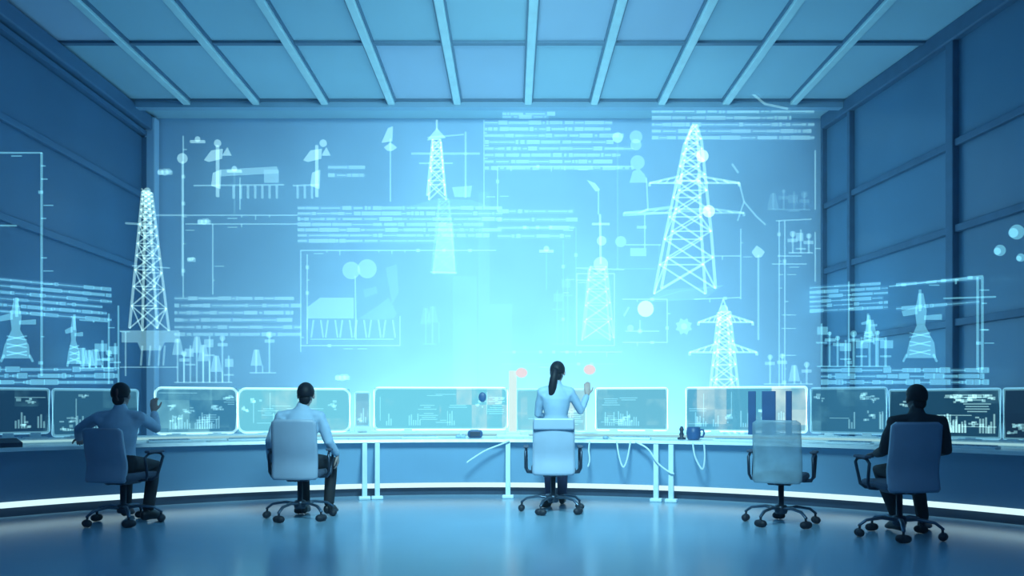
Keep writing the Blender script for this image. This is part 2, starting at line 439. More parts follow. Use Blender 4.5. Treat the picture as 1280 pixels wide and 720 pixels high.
def phone(px, R, label):
    p, rz = on_desk(px, R)
    t = thing('desk_phone', label, 'phone', p, rz)
    MB().prism([(-.13, -.1, 0), (-.13, .1, 0), (-.13, .1, .085), (-.13, -.1, .045)], (.26, 0, 0)).obj('body', M['dark'], t)
    h = MB().loft([(-.1, -.09, .085), (-.1, -.04, .10), (-.1, .04, .12), (-.1, .09, .125)], [.024, .018, .018, .024], (1, 0, 0), 10).obj('handset', M['rubber'], t)
phone(6, 6.4, 'black desk phone at the frame edge on the dim end of the desk')
p, rz = on_desk(594, 6.55)
t = thing('speaker_dock', 'dark blue rounded box lying on the bright desk middle', 'speaker', p, rz)
MB().box((0, 0, .05), (.19, .10, .10), bev=.035).obj('body', M['navy'], t); MB().box((0, -.05, .05), (.13, .008, .06), bev=.003).obj('grille', M['dark'], t)
p, rz = on_desk(576, 6.6)
t = thing('tape_dispenser', 'small grey desk block beside the dark blue rounded box', 'dispenser', p, rz)
MB().box((0, 0, .02), (.13, .07, .04), bev=.012).obj('base', M['key'], t); MB().lathe([(.028, -.012), (.028, .012)], (0, 0, .05), 18, 'X').obj('roll', M['white'], t)
p, rz = on_desk(867, 6.5)
t = thing('mug', 'dark blue mug on the desk just before the empty chair', 'mug', p, rz)
MB().lathe([(.060, 0), (.075, .02), (.085, .08), (.078, .15), (.070, .155), (.066, .15), (.07, .08), (.06, .02)], (0, 0, 0), 24).obj('cup', M['navy'], t)
MB().loft([(.07, 0, .12), (.115, 0, .12), (.125, 0, .08), (.11, 0, .04), (.07, 0, .04)], [.012] * 5, (0, 1, 0), 8).obj('handle', M['navy'], t)
p, rz = on_desk(852, 6.6)
t = thing('desk_toy', 'little stacked grey figure beside the dark blue mug', 'figurine', p, rz)
MB().lathe([(.05, 0), (.05, .02), (.02, .03), (.03, .06), (.018, .09), (.03, .12), (.012, .16)], n=16).obj('body', M['dark'], t)
p, rz = on_desk(757, 6.45)
t = thing('computer_mouse', 'small grey computer mouse near the raised hand', 'mouse', p, rz)
MB().ball((0, 0, .018), (.036, .06, .024)).obj('shell', M['key'], t); MB().loft([(0, .05, .02), (.03, .16, .008), (.0, .3, .008)], [.004] * 3, (0, 0, 1), 6).obj('cable', M['white'], t)
rn = random.Random(3)
for i, (px, R, lab) in enumerate(((240, 6.35, 'flat white paper sheet beside the keyboard of the round-cornered display'), (272, 6.32, 'tilted white paper sheet midway between the two men in pale shirts'),
                                  (425, 6.35, 'white paper sheet near the elbow of the dark-haired man'), (665, 6.4, 'white paper sheet on the desk behind the tall chair of the woman'),
                                  (890, 6.35, 'white paper sheet right beside the dark blue mug'), (1095, 6.35, 'white paper sheet near the back of the man in dark clothes'))):
    p, rz = on_desk(px, R)
    t = thing('paper_sheet', lab, 'paper', p, rz + rn.uniform(-.5, .5), 'papers on the desk')
    MB().box((0, 0, .004), (.21, .29, .008), bev=.002).obj('sheet', M['paper'], t)
# loose white cables hanging off the worktop edge
def cable(label, pts, R=6.13, r=.011):
    P = []
    for px, z in pts: P.append(arc(phi_px(px, R), R, z))
    Q = []
    for i in range(len(P) - 1):
        for k in range(6):
            u = k / 6; a, b, c, d = P[max(i - 1, 0)], P[i], P[i + 1], P[min(i + 2, len(P) - 1)]
            Q.append(.5 * ((2 * b) + (c - a) * u + (2 * a - 5 * b + 4 * c - d) * u * u + (3 * b - a - 3 * c + d) * u ** 3))
    Q.append(P[-1])
    c0 = Q[0].copy()
    o = MB().loft(Q, [r] * len(Q), (.1, 1, .2), 8).obj('cable', M['white'], None, False, c0)
    tag(o, label, 'cable', 'white cables hanging off the desk')
cable('long white cable slanting down from the glowing post', [(636, .70), (625, .655), (606, .58), (588, .47), (584, .44)])
cable('white cable loop hanging under the hand raised by the woman', [(771, .70), (774, .52), (779, .40), (784, .50), (788, .70)])
cable('white cable drooping from the desk edge toward the twin desk legs', [(795, .70), (810, .62), (822, .46), (836, .36), (842, .34)])
cable('short white cable loop hanging below the dark blue mug', [(866, .70), (869, .54), (878, .40), (881, .54), (880, .70)])
cable('short straight white cable hanging just past the tall chair of the woman', [(737, .70), (736, .60), (737, .48), (735, .40)])

# ------------------------------------------------------------------ office chairs (facing +Y, away from the camera)
def backrest_mesh(w=.222, z0=.41, z1=1.0, th=.03, r=.04, nu=14, nv=22):
    vs = []; fs = []
    def ring(off):
        g = []
        for j in range(nv + 1):
            v = j / nv; z = z0 + (z1 - z0) * v
            d = min(z - z0, z1 - z); q = r if z > (z0 + z1) / 2 else r * .5
            hw = w * (1 - .03 * v) - (q - math.sqrt(max(0, q * q - (q - d) ** 2)) if d < q else 0)
            for i in range(nu + 1):
                u = 2 * i / nu - 1
                x = u * hw
                y = -.25 + off - .03 * (1 - u * u) - .08 * max(0, v - .35) ** 1.5 + .025 * math.exp(-((v - .3) / .2) ** 2)
                g.append((x, y, z))
        return g
    A, B = ring(0), ring(th); k = len(A); vs = A + B; row = nu + 1
    for j in range(nv):
        for i in range(nu):
            a = j * row + i
            fs.append((a, a + 1, a + row + 1, a + row)); fs.append((k + a, k + a + row, k + a + row + 1, k + a + 1))
    edge = [i for i in range(row)] + [j * row + nu for j in range(1, nv + 1)] + [nv * row + i for i in range(nu - 1, -1, -1)] + [j * row for j in range(nv - 1, 0, -1)]
    for i in range(len(edge)):
        a, b = edge[i], edge[(i + 1) % len(edge)]; fs.append((a, a + k, b + k, b))
    return MB().add(vs, fs, True)
def make_chair(label, shell, headrest=False):
    t = thing('office_chair', label, 'chair', group='swivel chairs along the desk')
    bk = backrest_mesh().obj('backrest', shell, t)
    if headrest:
        MB().box((0, -.312, .945), (.42, .04, .12), (.12, 0, 0), .015).obj('headrest', shell, bk)
    MB().box((0, .0, .455), (.47, .46, .07), bev=.03).obj('seat', M['seat'], t)
    MB().box((0, 0, .405), (.22, .26, .05), bev=.015).loft([(0, -.05, .40), (0, -.20, .40), (0, -.235, .43)], [(.035, .015)] * 3, (1, 0, 0), 8).obj('seat_mechanism', M['steel'], t)
    for s in (-1, 1):
        a = MB().loft([(s * .20, -.02, .42), (s * .275, -.02, .425), (s * .295, -.03, .47), (s * .295, -.06, .64), (s * .29, .0, .675), (s * .29, .16, .675), (s * .29, .20, .64), (s * .285, .12, .45), (s * .26, .08, .425), (s * .20, .08, .42)],
                      [.014] * 10, (0, 1, 0), 8).obj('armrest', M['steel'], t)
        MB().box((s * .29, .08, .692), (.06, .22, .025), bev=.01).obj('arm_pad', M['seat'], a)
    MB().lathe([(.05, .14), (.05, .17), (.027, .18), (.027, .40)], n=16).obj('gas_column', M['steel'], t)
    MB().lathe([(.05, .10), (.06, .12), (.06, .17), (.045, .185)], n=18).obj('base_hub', M['steel'], t)
    for k in range(5):
        an = PI / 2 + k * 2 * PI / 5 + .22; d = Vector((math.cos(an), math.sin(an), 0)); sd = (-d.y, d.x, 0)
        l = MB().loft([d * .04 + Vector((0, 0, .15)), d * .15 + Vector((0, 0, .165)), d * .28 + Vector((0, 0, .145)), d * .34 + Vector((0, 0, .10))], [(.026, .016), (.022, .015), (.019, .013), (.016, .012)], sd, 10).obj('leg', M['chrome'], t)
        c = MB()
        for q in (-1, 1): c.loft([d * .34 + Vector(sd) * q * .010 + Vector((0, 0, .037)), d * .34 + Vector(sd) * q * .030 + Vector((0, 0, .037))], [.036, .034], (0, 0, 1), 14)
        c.loft([d * .34 + Vector((0, 0, .05)), d * .335 + Vector((0, 0, .092))], [.011, .011], (1, 0, 0), 8)
        c.obj('caster', M['rubber'], l)
    return t
def put(o, x, y, rz, label=None):
    o.location = (x, y, 0); o.rotation_euler = (0, 0, rz)
    if label: o['label'] = label
    return o
chair = make_chair('pale chair of the man whose forearm is raised beside his head', M['shell'])

put(chair, -3.75, 7.72, -.26)
c2 = put(copy_tree(chair), -2.13, 8.04, .04, 'pale chair of the dark-haired man in the pale collared shirt')
c5 = put(copy_tree(chair), 3.35, 6.92, .05, 'grey chair in shadow holding the man in dark clothes')
c3 = make_chair('empty pale chair with a seam near its top, behind the standing woman', M['shell'], True); put(c3, .44, 8.55, -.03)
c4 = put(copy_tree(chair), 2.58, 7.67, -.48, 'see-through empty chair next to the man in dark clothes')
for ch in chair.children:
    if ch.name.startswith('backrest'): ch.scale.z = .87; ch.location.z = .055
for ch in c4.children:
    if ch.name.startswith('backrest'):
        ch.data = ch.data.copy(); ch.data.materials.clear(); ch.data.materials.append(M['clear'])

# ------------------------------------------------------------------ people
def lerp(a, b, u): return Vector(a) * (1 - u) + Vector(b) * u
def add_hand(mb, wrist, dirv, normal, side, curl=.35, thumb_out=.7):
    """palm and five fingers; normal points out of the palm, side (+1/-1) says where the thumb is"""
    d = Vector(dirv).normalized(); n = Vector(normal); n = (n - d * n.dot(d)).normalized(); w = d.cross(n).normalized() * side
    W = Vector(wrist)
    mb.loft([W - d * .01, W + d * .03, W + d * .07, W + d * .092], [(.026, .018), (.034, .016), (.040, .014), (.038, .011)], w, 12)
    for i, (off, ln, r) in enumerate(((.030, .074, .0095), (.010, .083, .0098), (-.010, .077, .0094), (-.029, .060, .0085))):
        p = W + d * (.088 - abs(off) * .15) + w * off; pts = [p - d * .02]; an = .12; dd = d
        for k, f in enumerate((.45, .31, .24)):
            an += curl * (.7 if k == 0 else 1); dd = (d * math.cos(an) + n * math.sin(an) + w * off * 1.6).normalized()
            pts.append(p); p = p + dd * ln * f
        pts.append(p)
        mb.loft(pts, [r, r, r * .95, r * .9, r * .72], w, 10)
    p = W + d * .025 + w * .026
    t1 = (d * .62 + w * thumb_out + n * .25).normalized(); t2 = (d * .85 + w * thumb_out * .45 + n * .35).normalized()
    mb.loft([p - t1 * .02, p + t1 * .012, p + t1 * .038, p + t1 * .038 + t2 * .03, p + t1 * .038 + t2 * .05], [.014, .013, .0105, .010, .0075], n, 10)

def make_person(label, loc, rz, J, skin, top, legs, hair, group=None, female=False, cuffs=.86, pony=False, headset=False, headturn=0.0):
    """J: joint positions in the figure's own frame (x across, +y ahead, z up)"""
    V = {k: Vector(v) for k, v in J.items()}
    root = thing('person', label, 'person', loc, rz, group)
    b = MB(); sh = MB(); tr = MB()
    pel, chest, nb, hd = V['pelvis'], V['chest'], V['neck'], V['head']
    k = .92 if female else 1.0
    hw, cw, sw, ww = (.165, .15, .165, .125) if female else (.165, .165, .19, .15)
    spine = [pel - Vector((0, 0, .06)), pel, lerp(pel, chest, .4), lerp(pel, chest, .75), chest, lerp(chest, nb, .55), nb]
    rad = [(hw * .9, .11), (hw, .115), (ww, .10), (cw, .112), (cw * 1.04, .115), (sw * .72, .085), (.065, .06)]
    b.loft(spine, [(r[0] - .014, r[1] - .014) for r in rad], (1, 0, 0), 20)
    sh.loft(spine, [(r[0] + .006, r[1] + .006) for r in rad], (1, 0, 0), 24)
    # neck and head
    R = Euler((V['tilt'].x, V['tilt'].y, headturn)).to_matrix()
    b.loft([nb - Vector((0, 0, .05)), nb + Vector((0, .0, .03)), hd + R @ Vector((0, -.015, -.08))], [(.056, .056), (.052, .054), (.05, .055)], (1, 0, 0), 14)
    def hp(x, y, z): return hd + R @ Vector((x, y, z))
    b.ball(hp(0, -.008, .025), (.074, .092, .088), 20, 14, R)
    b.ball(hp(0, .025, -.035), (.058, .068, .078), 18, 12, R)
    b.ball(hp(0, .055, -.082), (.034, .035, .028), 12, 8, R)
    b.loft([hp(0, .083, .015), hp(0, .098, -.012), hp(0, .108, -.034), hp(0, .09, -.042)], [.008, .010, .0135, .010], (1, 0, 0), 8)
    b.ball(hp(0, .086, -.066), (.024, .010, .007), 10, 6, R)
    for s in (-1, 1):
        b.ball(hp(s * .031, .073, .012), (.016, .014, .011), 10, 8, R)
        b.loft([hp(s * .012, .086, .028), hp(s * .046, .074, .03)], [.007, .006], (0, 1, 0), 8)
        b.ball(hp(s * .078, -.004, -.012), (.012, .022, .034), 12, 8, R)
    # arms
    for s, n in ((-1, 'l'), (1, 'r')):
        S_, E_, W_ = V['sh_' + n], V['el_' + n], V['wr_' + n]
        b.loft([lerp(chest, S_, .5), S_, lerp(S_, E_, .5), E_, lerp(E_, W_, .35), W_], [.05, .05 * k, .043 * k, .034 * k, .036 * k, .025 * k], (.1, .3, 1), 14)
        cf = lerp(E_, W_, cuffs)
        sh.loft([nb - Vector((0, 0, .045)), lerp(nb, S_, .6) - Vector((0, 0, .018)), S_ - Vector((0, 0, .008))], [(.06, .05), (.062, .052), (.062, .055)], (0, 1, 0), 14)
        sh.loft([lerp(chest, S_, .6) + Vector((0, 0, -.05)), S_ + Vector((0, 0, -.012)), lerp(S_, E_, .5), E_, lerp(E_, W_, .4), cf], [.075 * k, .067 * k, .058 * k, .05 * k, .046 * k, .040 * k], (.1, .3, 1), 16)
        add_hand(b, W_, V['hd_' + n], V['hn_' + n], V['ths_' + n].x, V['ths_' + n].y)
        # legs
        H, K, A, T = V['hip_' + n], V['kn_' + n], V['an_' + n], V['toe_' + n]
        b.loft([H, lerp(H, K, .45), K, lerp(K, A, .3), A], [.078, .066, .05, .05, .033], (1, 0, 0), 14)
        b.loft([A + Vector((0, -.02, -.03)), A + Vector((0, .02, -.035)), T], [(.03, .03), (.034, .03), (.032, .018)], (1, 0, 0), 12)
        tr.loft([lerp(pel, H, .6), H, lerp(H, K, .45), K, lerp(K, A, .35), lerp(K, A, .93)], [.10, .098, .083, .066, .062, .055], (1, 0, 0), 16)
        d = (T - A); d.z = 0; d.normalize()
        heel = Vector((A.x, A.y, T.z)) - d * .05; sz = T.z
        MB().loft([heel + Vector((0, 0, .035)), heel + d * .07 + Vector((0, 0, .045)), heel + d * .15 + Vector((0, 0, .025)), T + d * .03], [(.036, .048), (.04, .058), (.044, .042), (.036, .026)], (-d.y, d.x, 0), 14).obj('shoe', M['shoe'], root)
    tr.loft([pel - Vector((0, 0, .08)), pel, pel + Vector((0, 0, .07))], [(hw + .004, .122), (hw + .010, .126), (ww + .016, .114)], (1, 0, 0), 20)
    remeshed(b, 'body', skin, root, .0065, 2)
    # shirt collar
    sh.loft([nb + Vector((0, -.002, -.03)), nb + Vector((0, 0, .022))], [(.075, .072), (.062, .062)], (1, 0, 0), 16)
    remeshed(sh, 'shirt' if top is not M['coat'] else 'lab_coat', top, root, .011, 6)
    remeshed(tr, 'trousers', legs, root, .011, 3)
    # hair: a shell round the crown, sides and nape, open over the face
    me = MB().ball((0, 0, 0), (.086, .106, .104), 32, 22).mesh('hair')
    bm = bmesh.new(); bm.from_mesh(me)
    bmesh.ops.delete(bm, geom=[v for v in bm.verts if (v.co.y > .045 and v.co.z < .035 + (v.co.y - .045) * .2) or (v.co.z < -.055 + max(0, v.co.y + .02) * 1.1)], context='VERTS')
    for v in bm.verts: v.co.z += .022; v.co.y -= .012
    if female: pass
    r_ = bmesh.ops.solidify(bm, geom=bm.faces[:], thickness=.018)
    bmesh.ops.rotate(bm, cent=(0, 0, 0), matrix=R, verts=bm.verts); bmesh.ops.translate(bm, vec=hd, verts=bm.verts)
    bmesh.ops.recalc_face_normals(bm, faces=bm.faces)
    bm.to_mesh(me); bm.free()
    for q in me.polygons: q.use_smooth = True
    me.materials.append(hair); h = link('hair', me, hair, root)
    # nape
    MB().ball(hp(0, -.062, -.045), (.058, .036, .055), 16, 10, R).obj('nape_hair', hair, h)
    if pony:
        MB().loft([hp(0, -.09, .03), hp(-.004, -.135, .0), hp(-.016, -.15, -.08), hp(-.032, -.145, -.17), hp(-.042, -.135, -.25), hp(-.045, -.125, -.31)],
                  [(.028, .026), (.036, .03), (.044, .034), (.046, .034), (.034, .026), (.010, .01)], (1, 0, 0), 14).obj('ponytail', hair, h)
    if headset:
        MB().loft([hp(.02, -.128, .055), hp(.026, -.136, .02), hp(.02, -.134, -.015), hp(.022, -.112, -.05)], [(.010, .008), (.013, .009), (.008, .008), (.011, .008)], (1, 0, 0), 8).obj('hair_clip', M['parting'], h)
    return root

def seated(**kw):
    J = dict(pelvis=(0, -.02, .58), chest=(0, -.03, .93), neck=(0, .0, 1.10), head=(0, .025, 1.235), tilt=(0, 0, 0),
             sh_l=(-.20, -.01, 1.03), el_l=(-.28, .0, .75), wr_l=(-.30, .20, .71), hd_l=(0, 1, -.1), hn_l=(0, 0, -1), ths_l=(1, .3, 0),
             sh_r=(.20, -.01, 1.03), el_r=(.28, .0, .75), wr_r=(.30, .20, .71), hd_r=(0, 1, -.1), hn_r=(0, 0, -1), ths_r=(-1, .3, 0),
             hip_l=(-.09, .0, .56), kn_l=(-.13, .42, .54), an_l=(-.13, .40, .10), toe_l=(-.15, .54, .03),
             hip_r=(.09, .0, .56), kn_r=(.13, .42, .54), an_r=(.13, .40, .10), toe_r=(.15, .54, .03))
    J.update(kw); return J

# man by the left wall: one hand out to the desk, the other raised beside his head
make_person('seated man in pale shirt raising one forearm, other hand reaching to the desk', (-3.79, 7.72, 0), 0,
            seated(chest=(0, .0, .94), neck=(.0, .02, 1.10), head=(.0, .04, 1.235),
                   sh_l=(-.20, .0, 1.03), el_l=(-.43, .08, .90), wr_l=(-.55, .30, .80), hd_l=(-.35, .9, -.22), hn_l=(0, 0, -1), ths_l=(1, .2, 0),
                   sh_r=(.20, .02, 1.03), el_r=(.23, .29, .905), wr_r=(.165, .38, 1.07), hd_r=(-.1, .1, 1), hn_r=(0, .9, .1), ths_r=(-1, .35, 0),
                   hip_r=(.10, .0, .56), kn_r=(.16, .40, .53), an_r=(.23, .10, .10), toe_r=(.28, .24, .03)),
            M['skin'], M['shirt'], M['trousers'], M['hair'], 'people at the desk', headset=True)
make_person('seated dark-haired man in pale collared shirt with arms hanging by the armrests', (-2.13, 8.06, 0), .04,
            seated(head=(.05, .02, 1.245), neck=(.02, 0, 1.11), el_l=(-.30, -.02, .77), wr_l=(-.31, .06, .56), hd_l=(0, .15, -1), hn_l=(1, 0, 0), ths_l=(1, .35, 0),
                   el_r=(.28, .0, .77), wr_r=(.34, .14, .63), hd_r=(.05, .35, -1), hn_r=(-1, 0, 0), ths_r=(-1, .35, 0),
                   kn_r=(.24, .40, .54), an_r=(.24, .22, .10), toe_r=(.27, .36, .03), kn_l=(-.07, .42, .54), an_l=(-.01, .25, .10), toe_l=(-.02, .39, .03)),
            M['skin'], M['shirt'], M['trousers'], M['hair'], 'people at the desk')
make_person('seated man in dark clothes in the shadow by the tinted glass wall', (3.52, 6.96, 0), .0,
            seated(head=(.01, .03, 1.20), neck=(.0, .0, 1.07), sh_l=(-.21, -.01, 1.0), sh_r=(.21, -.01, 1.0), chest=(0, -.02, .91),
                   el_r=(.29, .06, .74), wr_r=(.30, .30, .72), el_l=(-.26, .05, .74), wr_l=(-.22, .29, .70),
                   an_r=(.20, .28, .10), toe_r=(.29, .38, .03), kn_r=(.2, .42, .54), an_l=(-.05, .22, .10), toe_l=(-.06, .36, .03)),
            M['skind'], M['jacket'], M['trousers'], M['hair'], 'people at the desk')
# woman standing between her chair and the desk
make_person('standing woman with long dark ponytail in pale coat raising one hand to a glowing spot', (.50, 9.08, 0), 0,
            dict(pelvis=(0, 0, .90), chest=(0, -.01, 1.21), neck=(.0, .0, 1.37), head=(.02, .03, 1.515), tilt=(0, 0, 0),
                 sh_l=(-.165, -.01, 1.295), el_l=(-.20, .10, 1.03), wr_l=(-.08, .27, .98), hd_l=(.6, 1, .0), hn_l=(0, 0, -1), ths_l=(1, .4, 0),
                 sh_r=(.165, .0, 1.295), el_r=(.285, .06, 1.065), wr_r=(.375, .22, 1.255), hd_r=(.0, .1, 1), hn_r=(0, 1, -.05), ths_r=(-1, .25, 0),
                 hip_l=(-.085, 0, .86), kn_l=(-.075, .03, .48), an_l=(-.07, .0, .09), toe_l=(-.085, .15, .03),
                 hip_r=(.085, 0, .86), kn_r=(.075, .03, .48), an_r=(.07, .0, .09), toe_r=(.085, .15, .03)),
            M['skin'], M['coat'], M['skirt'], M['hair'], 'people at the desk', True, .88, True, headturn=-.25)

# ------------------------------------------------------------------ projected drawings in the air
PLANE = {'b': 11.62}
def W3(px, py, pl='b', dy=0.0):
    """where the drawing stands: on a sheet before the back wall (b) or along a side wall (l, r)"""
    if pl == 'b': y = PLANE['b'] + dy; x = (px - 640) * y / F
    else:
        
        k = (px - 640) / F
        if pl == 'l': x = XL + .22 + dy; y = x / k
        else: y = (xr(0) - .24 - dy) / (k + math.tan(WA)); x = k * y
    return Vector((x, y, EYE + (HZ - py) * y / F))
PXM = 11.62 / F       # metres per pixel on the sheet
def sheet(y):
    global PXM
    PLANE['b'] = y; PXM = y / F
NRM = {'b': Vector((0, .02, 0)), 'l': Vector((-.02, 0, 0)), 'r': Vector((.02, 0, 0))}
class Draw(MB):
    def __init__(s, pl='b', dy=0.0): super().__init__(); s.pl = pl; s.dy = dy
    def w(s, x, y): return W3(x, y, s.pl, s.dy)
    def line(s, *pts, t=1.6):
        for a, b in zip(pts[:-1], pts[1:]): s.bar(s.w(*a), s.w(*b), t * .5 * PXM * .8)
        return s
    def rect(s, x0, y0, x1, y1, t=1.6): return s.line((x0, y0), (x1, y0), (x1, y1), (x0, y1), (x0, y0), t=t)
    def fill(s, *pts): return s.prism([s.w(*p) for p in pts], NRM[s.pl])
    def box2(s, x0, y0, x1, y1): return s.fill((x0, y0), (x1, y0), (x1, y1), (x0, y1))
    def orb(s, x, y, r): return s.ball(s.w(x, y), (r * PXM, r * PXM * .5, r * PXM), 20, 12)
def hthing(name, label, cat, px, py, pl='b', group=None, dy=0.0): return thing(name, label, cat, W3(px, py, pl, dy), 0, group)
def hpart(d, name, m, t): return d.obj(name, M[m], t, True)

def text_block(label, x0, y0, x1, y1, n, pl='b', m='hm', mf='hf', ragged=.25, slope=(0, 0), t=1.6, seed=0, group='projected blocks of text'):
    r = random.Random(seed + n); o = hthing('hologram_text_block', label, 'projected text', (x0 + x1) / 2, y1, pl, group)
    for i in range(n):
        u = i / max(1, n - 1); y = y0 + (y1 - y0) * u
        s = slope[0] * (1 - u) + slope[1] * u
        xe = x1 - (x1 - x0) * ragged * r.random() * (r.random() < .6)
        d = Draw(pl); x = x0; f = lambda q: y + s * (q - x0) / (x1 - x0)
        while x < xe:
            w = r.choice((3, 5, 8, 11, 16, 24))
            q = min(x + w, xe); h = r.choice((.6, 1.2, 1.8, 2.4)) * t / 1.6
            d.fill((x, f(x) - h), (q, f(q) - h), (q, f(q) + h * .8), (x, f(x) + h * .8)); x = q + r.choice((.8, 1.2, 1.6, 3))
        ln = hpart(d, 'text_line', m, o)
        hpart(Draw(pl, .02).fill((x0, f(x0) - 2.6), (xe, f(xe) - 2.6), (xe, f(xe) + 2.6), (x0, f(x0) + 2.6)), 'line_glow', mf, ln)
    return o

def lattice(px, ytop, ybot, wt, wb, n, r=.016, lean=0):
    """four-legged steel lattice, drawn in light: returns the mesh of legs and bracing"""
    d = Draw(); c = d.w(px, ybot); H = (ybot - ytop) * PXM; wt *= PXM; wb *= PXM
    def lv(u): w = wb + (wt - wb) * u; return [c + Vector((sx * w / 2 + lean * PXM * u, sy * min(w / 2, .28), H * u)) for sx, sy in ((-1, -1), (1, -1), (1, 1), (-1, 1))]
    us = [0]; 
    q = .86 if wt < wb * .6 else .95
    st = 1.0
    for i in range(n): us.append(us[-1] + st); st *= q
    us = [u / us[-1] for u in us]
    for i in range(n):
        A, B = lv(us[i]), lv(us[i + 1])
        for k in range(4):
            d.bar(A[k], B[k], r * 1.35)
            if k in (0, 2):
                d.bar(A[k], B[(k + 1) % 4], r * .8); d.bar(A[(k + 1) % 4], B[k], r * .8)
                d.bar(B[k], B[(k + 1) % 4], r * .7)
            elif i % 2 == 0: d.bar(A[k], B[(k + 1) % 4], r * .7)
    return d
def crossarm(px, y, xl, xr, h, wmid, r=.013, drop=4):
    """tapered truss arm through the tower with hanging insulators"""
    d = Draw(); a = d.w(px - wmid, y); b = d.w(px + wmid, y)
    for tip, root, s in ((d.w(xl, y + h * .3), a, -1), (d.w(xr, y + h * .3), b, 1)):
        up = root + Vector((0, 0, h * .7 * PXM)); dn = root - Vector((0, 0, h * .3 * PXM))
        d.bar(up, tip, r); d.bar(dn, tip, r); d.bar(up, dn, r)
        for k in range(1, 4): d.bar(lerp(dn, tip, k / 4), lerp(up, tip, (k - .5) / 4), r * .7)
        d.bar(tip, tip - Vector((0, 0, drop * PXM)), r * 1.2)
    d.bar(a, b, r)
    return d

# tall pylon in the upper right
sheet(11.2)
t = hthing('hologram_pylon', 'tall glowing lattice pylon with wide splayed legs and two discs', 'projected pylon', 862, 366, group='projected pylons')
hpart(lattice(855, 176, 364, 17, 66, 8, .013, 11), 'tower_body', 'hb', t)
hpart(lattice(866, 157, 176, 5, 16, 2, .010, 2), 'tower_peak', 'hb', t)
hpart(crossarm(862, 226, 812, 924, 9, 10), 'crossarm', 'hb', t)
hpart(crossarm(862, 264, 780, 930, 7, 13), 'crossarm', 'hm', t)
for x, y in ((878, 195), (886, 264)): hpart(Draw('b', -.25).orb(x, y, 7.5), 'warning_disc', 'hw', t)
hpart(Draw().line((812, 375), (850, 364), (905, 357), t=1.5).line((812, 377), (905, 372), t=1.2).fill((806, 376), (830, 362), (905, 356), (880, 374)), 'ground_pad', 'hf', t)
hpart(Draw().line((924, 228), (930, 252), (945, 270), (957, 281), t=2.2).line((930, 252), (922, 276), t=2.2).line((915, 205), (923, 216), t=2.6), 'dangling_conductor', 'hm', t)
# lower pylon with two arms
sheet(11.0)
t = hthing('hologram_pylon', 'glowing pylon with two wide crossarms rising behind the empty chair', 'projected pylon', 905, 548, group='projected pylons')
hpart(lattice(905, 390, 548, 12, 38, 10, .011), 'tower_body', 'hb', t)
hpart(Draw().line((898, 392), (904, 374), (911, 392), t=2).orb(905, 386, 5), 'tower_peak', 'hb', t)
hpart(crossarm(905, 400, 873, 941, 9, 7), 'crossarm', 'hb', t); hpart(crossarm(905, 437, 862, 946, 11, 9), 'crossarm', 'hb', t)
# narrow mast on the left
sheet(10.6)
t = hthing('hologram_pylon', 'narrow glowing lattice mast above the man with the raised forearm', 'projected pylon', 188, 470, group='projected pylons')
hpart(lattice(187, 240, 412, 8, 34, 13, .010, -3), 'tower_body', 'hb', t)
hpart(Draw().orb(184, 239, 4.5).line((177, 236), (183, 241), t=2), 'tower_peak', 'hb', t)
hpart(Draw().line((157, 279), (172, 280), (182, 283), t=3).line((195, 269), (232, 269), t=2.4).line((165, 332), (212, 335), t=2), 'crossarm', 'hm', t)
hpart(Draw().box2(152, 415, 224, 428).line((150, 414), (224, 414), t=2.6).fill((172, 428), (205, 428), (200, 438), (176, 438)), 'platform', 'hm', t)
g = Draw()
for x in (178, 188, 200, 206): g.line((x, 432), (x - 2, 457), t=2.4)
hpart(g.line((157, 415), (157, 470), t=2).line((150, 459), (222, 459), t=2), 'stand_leg', 'hm', t)
# top centre pylon
sheet(11.62)
t = hthing('hologram_pylon', 'small glowing pylon with a pointed cap over the upper text block', 'projected pylon', 546, 248, group='projected pylons')
hpart(lattice(546, 176, 247, 10, 22, 5, .011), 'tower_body', 'hb', t)
hpart(Draw().fill((546, 160), (557, 172), (534, 175)).line((546, 150), (546, 162), t=3), 'tower_peak', 'hb', t)
hpart(Draw().line((514, 192), (600, 192), t=3).line((524, 204), (566, 204), t=2.2).line((534, 172), (580, 168), t=2), 'crossarm', 'hm', t)
hpart(Draw().line((582, 165), (582, 247), t=3.4).fill((565, 234), (590, 232), (588, 246), (568, 246)), 'side_post', 'hm', t)
hpart(Draw().fill((505, 260), (545, 248), (590, 250), (618, 260)), 'ground_pad', 'hf', t)
# faint wide mast under it
t = hthing('hologram_mast', 'pale filled mast shape widening downward across the upper text block', 'projected mast', 555, 342)
hpart(Draw('b', .06).fill((549, 278), (566, 278), (569, 342), (540, 342)), 'mast_body', 'hm', t)
hpart(lattice(555, 250, 340, 12, 28, 6, .011), 'bracing', 'hf', t)
hpart(Draw().line((538, 340), (571, 341), t=2.4), 'base', 'hm', t)
# substation tower right of centre
t = hthing('hologram_pylon', 'pale hazy glowing tower with ball-topped spire beside the raised hand', 'projected pylon', 748, 424, group='projected pylons')
hpart(Draw().line((750, 268), (751, 330), t=3.2).line((740, 280), (762, 280), t=3.2).orb(752, 301, 6).orb(751, 330, 9), 'spire', 'hb', t)
hpart(lattice(747, 335, 424, 20, 36, 5, .011), 'tower_body', 'hm', t)
hpart(Draw().fill((740, 340), (757, 340), (764, 424), (732, 424)), 'tower_glow', 'hf', t)
hpart(Draw().rect(721, 342, 768, 432, 2).line((720, 335), (780, 337), t=2.2).line((720, 350), (744, 351), t=2), 'outline_frame', 'hm', t)
